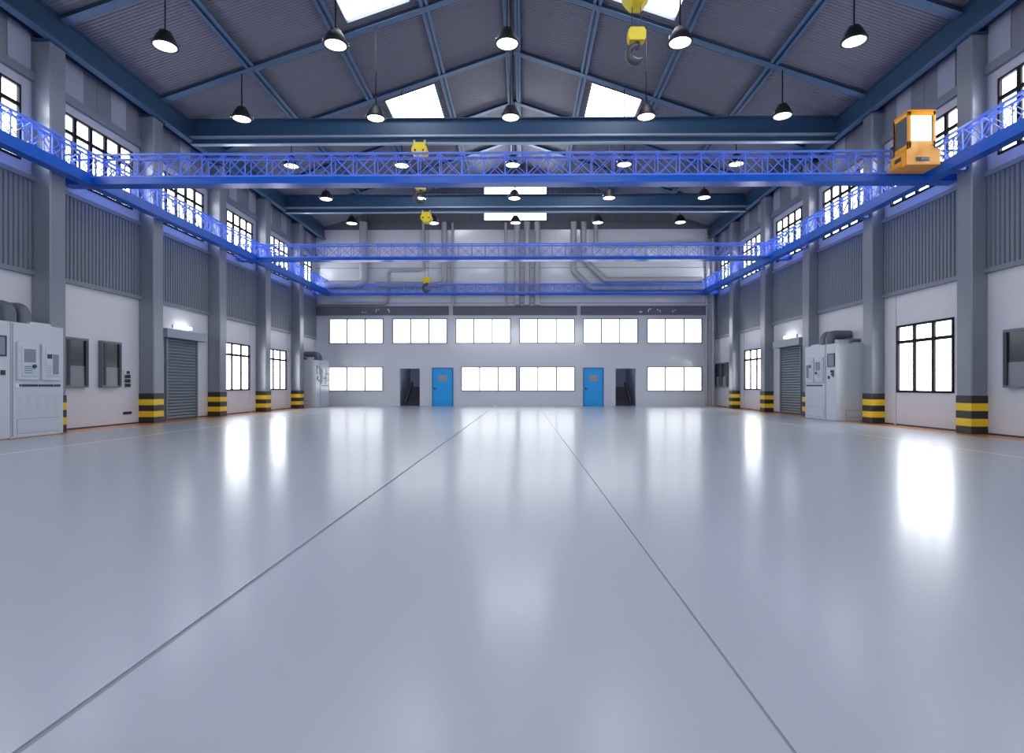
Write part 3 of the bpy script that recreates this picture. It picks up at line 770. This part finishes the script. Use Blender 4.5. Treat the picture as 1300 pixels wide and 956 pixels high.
# ------------------------------------------------------------------ machine cabinets
def cabinets(X, y, s, nm):
    """X: wall plane, s: +1 room lies towards +x.  y: near end.  front face stands .92 m off the wall"""
    D = .90; g = .02
    def B(m, d0, d1, a, b, z0, z1, mi=0): m.box(min(X + s * d0, X + s * d1), max(X + s * d0, X + s * d1), y + a, y + b, z0, z1, mi)
    def face(m, a, b, z0, z1, t=.012, base=D, mi=0): B(m, base, base + t, a, b, z0, z1, mi)
    # narrow unit
    n0, n1 = 0, .58
    r = MB(); B(r, g, D, n0, n1, .03, 2.42); B(r, g + .04, D - .04, n0 + .02, n1 - .02, 0, .03)
    r = r.build('control_cabinet', M['cabinet']); tag(r, 'narrow white cabinet with dark screen, %s' % nm, 'cabinet', 'white machine cabinets')
    m = MB(); face(m, .10, .47, 1.72, 2.10, .014); m.build('dark_screen', M['screen'], r)
    m = MB()
    for (a, b, z0, z1) in ((.08, .49, 1.70, 1.73), (.08, .49, 2.09, 2.12), (.08, .11, 1.73, 2.09), (.46, .49, 1.73, 2.09)): face(m, a, b, z0, z1, .02)
    m.build('screen_frame', M['dark'], r)
    m = MB()
    for (a, b, z0, z1) in ((.14, .20, 1.38, 1.60), (.24, .31, 1.52, 1.60), (.24, .28, 1.44, 1.49), (.37, .46, 1.32, 1.42)): face(m, a, b, z0, z1, .02)
    m.build('push_buttons', M['dark'], r)
    m = MB(); B(m, .12, .78, -.004, 0, .25, 2.2); m.build('side_panel', M['cabinet'], r)
    m = MB()
    for i in range(2): B(m, .20, .60, -.010, -.004, .12 + i * .22, .14 + i * .22)
    B(m, .60, .62, -.010, -.004, .12, .36); m.build('side_hatch_edge', M['cabseam'], r)
    # wide unit
    w0, w1 = .60, 1.93
    r = MB(); B(r, g, D, w0, w1, .03, 2.42); B(r, g + .04, D - .04, w0 + .02, w1 - .02, 0, .03)
    r = r.build('electrical_cabinet', M['cabinet']); tag(r, 'wide white two-display cabinet %s' % nm, 'cabinet', 'white machine cabinets')
    m = MB(); face(m, w0 + .02, w0 + .05, .06, 2.39, .008); m.build('door_seam', M['cabseam'], r)
    q = w0 + .08
    for k, (a, b) in enumerate(((q + .04, q + .56), (q + .64, q + 1.14))):
        m = MB(); m.cbox(min(X + s * D, X + s * (D + .045)), max(X + s * D, X + s * (D + .045)), y + a, y + b, 1.22, 2.02, .012)
        m.cbox(min(X + s * D, X + s * (D + .06)), max(X + s * D, X + s * (D + .06)), y + a + .08, y + b - .06, 1.30, 1.94, .008)
        p = m.build('display_panel', M['cabinet'], r)
        if k == 0:
            m = MB(); face(m, a + .13, b - .11, 1.60, 1.88, .006, D + .06); m.build('screen', M['screen'], p)
            m = MB()
            for i in range(4): face(m, a + .13, b - .20 + (.08 if i > 1 else 0), 1.37 + i * .045, 1.385 + i * .045, .005, D + .06)
            m.build('indicator_marks', M['teal'], p)
            m = MB(); c = (X + s * (D + .06), y + b - .15, 1.52); m.tube([c, (c[0] + s * .03, c[1], c[2])], .04, 16); m.build('knob', M['knob'], p)
        else:
            m = MB(); face(m, b - .24, b - .09, 1.36, 1.80, .006, D + .06); m.build('screen', M['screen'], p)
            m = MB(); face(m, a + .11, b - .27, 1.70, 1.80, .008, D + .06); m.build('dark_display', M['dark'], p)
            m = MB()
            for i in range(5): face(m, a + .11, b - .28, 1.34 + i * .05, 1.355 + i * .05, .005, D + .06)
            m.build('indicator_marks', M['cabseam'], p)
    for i in range(13):
        m = MB(); a = q + .10 + i * .082; face(m, a, a + (.07 if i % 5 else .045), 1.09, 1.135, .02); m.build('switch', M['dark'], r)
    m = MB(); face(m, q + .02, q + .12, 1.07, 1.15, .012); m.build('switch_plate', M['wline'], r)
    m = MB()
    for i in range(5):
        a = q + .06 + i * .23
        for j in range(10): face(m, a, a + .12, .50 + j * .045, .508 + j * .045, .004)
    m.build('louvres', M['cabline'], r)
    m = MB(); face(m, q + .06, q + 1.14, .40, .41, .005); face(m, q + .06, q + 1.14, .10, .11, .005); face(m, q + .06, q + .07, .1, .41, .005); m.build('lower_hatch_edge', M['cabseam'], r)
    m = MB(); m.prism([(w1 - .85, 2.42), (w1 - .25, 2.42), (w1 - .32, 2.475), (w1 - .80, 2.475)], min(X + s * .50, X + s * .86), max(X + s * .50, X + s * .86), 'x')
    for i, v in enumerate(m.v): m.v[i] = (v[0], v[1] + y, v[2])
    m.build('top_cover', M['cabinet'], r)
    # duct from the top into the wall
    def tubex(pts, rr, name, par, mm=M['ductd']):
        P = fillet([(X + s * a, y + b, z) for a, b, z in pts], rr * 1.4); m = MB(); m.tube(P, rr, 16); return m.build(name, mm, par)
    tubex([(.66, .80, 2.40), (.66, .80, 2.76), (.02, .80, 2.76)], .135, 'exhaust_duct', r)
    tubex([(.66, 1.16, 2.40), (.66, 1.16, 2.76), (.02, 1.16, 2.76)], .135, 'exhaust_duct', r)
    m = MB(); B(m, .25, .60, .40, .58, 2.42, 2.56); 
    o = [c for c in COL.objects if c.name.startswith('control_cabinet') and c.get('label', '').endswith(nm)][0]
    m.build('junction_box', M['cabinet'], o)
    tubex([(.30, .28, 2.38), (.30, .28, 2.53), (.02, .28, 2.53)], .055, 'small_duct', o)
cabinets(XL, 10.97, 1, 'at the left edge of the picture')
cabinets(XR, 17.72, -1, 'by the right wall before the roller shutter')
cabinets(XL, 28.80, 1, 'in the far left corner by the end wall')

# ------------------------------------------------------------------ wall mounted boxes
def wallbox(X, yc, rz, label, w=.74, z0=1.06, z1=2.32):
    r = empty('wall_cabinet', (X, yc, 0), rz, label=label, cat='wall cabinet', group='dark glazed wall cabinets')
    h = w / 2; m = MB()
    m.box(.002, .12, -h, h, z0, z0 + .04); m.box(.002, .12, -h, h, z1 - .05, z1); m.box(.002, .12, -h, -h + .07, z0 + .04, z1 - .05); m.box(.002, .12, h - .07, h, z0 + .04, z1 - .05)
    m.build('case_frame', M['boxframe'], r)
    m = MB(); m.box(.002, .10, -h + .07, h - .07, z0 + .55, z1 - .05); m.build('dark_pane', M['boxglass'], r)
    m = MB(); m.box(.002, .098, -h + .07, h - .07, z0 + .04, z0 + .55); m.build('lower_pane', M['boxlow'], r)
    for t in (-1, 1):
        m = MB(); m.box(.115, .135, min(t * (h - .12), t * (h - .035)), max(t * (h - .12), t * (h - .035)), z0 + .06, z1 - .06); m.build('side_rail', M['dark'], r)
wallbox(XL, 14.32, 0, 'dark glazed wall cabinet on the left wall right behind the first column')
wallbox(XL, 15.54, 0, 'dark glazed wall cabinet on the left wall beside the black keypad')
wallbox(XR, 12.18, pi, 'dark glazed wall cabinet on the right wall at the picture edge')
wallbox(XR, 30.72, pi, 'dark glazed wall cabinet on the right wall closest to the end wall')
wallbox(XR, 29.80, pi, 'dark glazed wall cabinet on the right wall just beyond the fifth column')
r = empty('wall_keypad', (XL, 16.27, 0), 0, label='small black keypad buttons on the left wall before the second column', cat='keypad')
m = MB(); m.box(.002, .02, -.13, .13, 1.04, 1.56); m.build('back_plate', M['wall'], r)
m = MB()
for i in range(3):
    for j in range(2): m.cbox(.02, .045, -.11 + j * .12, -.01 + j * .12, 1.07 + i * .125, 1.17 + i * .125, .006)
m.cbox(.02, .045, -.03, .08, 1.45, 1.53, .006); m.build('buttons', M['dark'], r)
r = empty('wall_vent', (XL, 16.29, 0), 0, label='small dark slot vent low on the left wall under the keypad', cat='vent')
m = MB(); m.box(.002, .02, -.17, .17, .29, .36); m.build('vent_frame', M['dark'], r)
m = MB()
for i in range(3): m.box(.02, .026, -.15, .15, .30 + i * .02, .308 + i * .02)
m.build('vent_slats', M['frame'], r)

# ------------------------------------------------------------------ daylight
W = bpy.data.worlds.new('world'); SC.world = W; W.use_nodes = True
bg = W.node_tree.nodes['Background']; bg.inputs[0].default_value = (0.965, 0.98, 1.0, 1); bg.inputs[1].default_value = 9.0
def portal(loc, rot, sx, sy):
    l = bpy.data.lights.new('window_portal', 'AREA'); l.shape = 'RECTANGLE'; l.size = sx; l.size_y = sy; l.cycles.is_portal = True
    o = bpy.data.objects.new('window_portal', l); COL.objects.link(o); o.location = loc; o.rotation_euler = rot
for X, s, lst in ((XL - .08, 1, low['l']), (XR + .08, -1, low['r'])):
    rot = (0, -s * pi / 2, 0) if True else None
    # area lights shine along local -Z; rotate about Y so that -Z points to s*X
    ya, yb_ = bay_c(-4) - 1.4, 31.2
    portal((X, (ya + yb_) / 2, (UZ0 + UZ1) / 2), (0, -s * pi / 2, 0), UZ1 - UZ0, yb_ - ya)
    for k in lst: portal((X, bay_c(k), (LZ0 + LZ1) / 2), (0, -s * pi / 2, 0), LZ1 - LZ0, 2 * LW)
portal((-.44, YB + .31, 4.1), (-pi / 2, 0, 0), 20.5, 1.4)
portal((-9.18, YB + .31, 1.48), (-pi / 2, 0, 0), 3.0, 1.4)
portal((-.27, YB + .31, 1.48), (-pi / 2, 0, 0), 6.3, 1.4)
portal((8.27, YB + .31, 1.48), (-pi / 2, 0, 0), 3.0, 1.4)
portal((-.42, YB + .36, 11.18), (-pi / 2, 0, 0), 3.4, 2.05)
portal((-.4, YR - .31, 7.05), (pi / 2, 0, 0), 15.4, 1.75)
portal((-.37, YR - .31, 10.75), (pi / 2, 0, 0), 4.5, 1.35)
for y0, y1 in SKY:
    for s in (-1, 1):
        d = (D0 + D1) / 2
        portal((RX + s * d, (y0 + y1) / 2, RIDGE - SL * d + .1), (0, s * math.atan(SL), 0), (D1 - D0) * 1.06, y1 - y0)

# ------------------------------------------------------------------ camera, view
cam = bpy.data.cameras.new('camera'); co = bpy.data.objects.new('camera', cam); COL.objects.link(co)
co.location = (0, 0, 1.1); co.rotation_euler = (pi / 2, 0, 0.0116)
cam.sensor_width = 36; cam.lens = 724 / 1300 * 36; cam.shift_x = -5.6 / 1300; cam.shift_y = 12.0 / 1300
cam.clip_start = .05; cam.clip_end = 200
SC.camera = co
SC.view_settings.view_transform = 'Standard'; SC.view_settings.look = 'None'; SC.view_settings.gamma = 1; SC.view_settings.use_curve_mapping = False
SC.view_settings.exposure = 0.32
SC.cycles.use_denoising = True
SC.cycles.max_bounces = 10; SC.cycles.diffuse_bounces = 6; SC.cycles.glossy_bounces = 4; SC.cycles.transparent_max_bounces = 12
SC.cycles.sample_clamp_indirect = 6; SC.cycles.caustics_reflective = False; SC.cycles.caustics_refractive = False
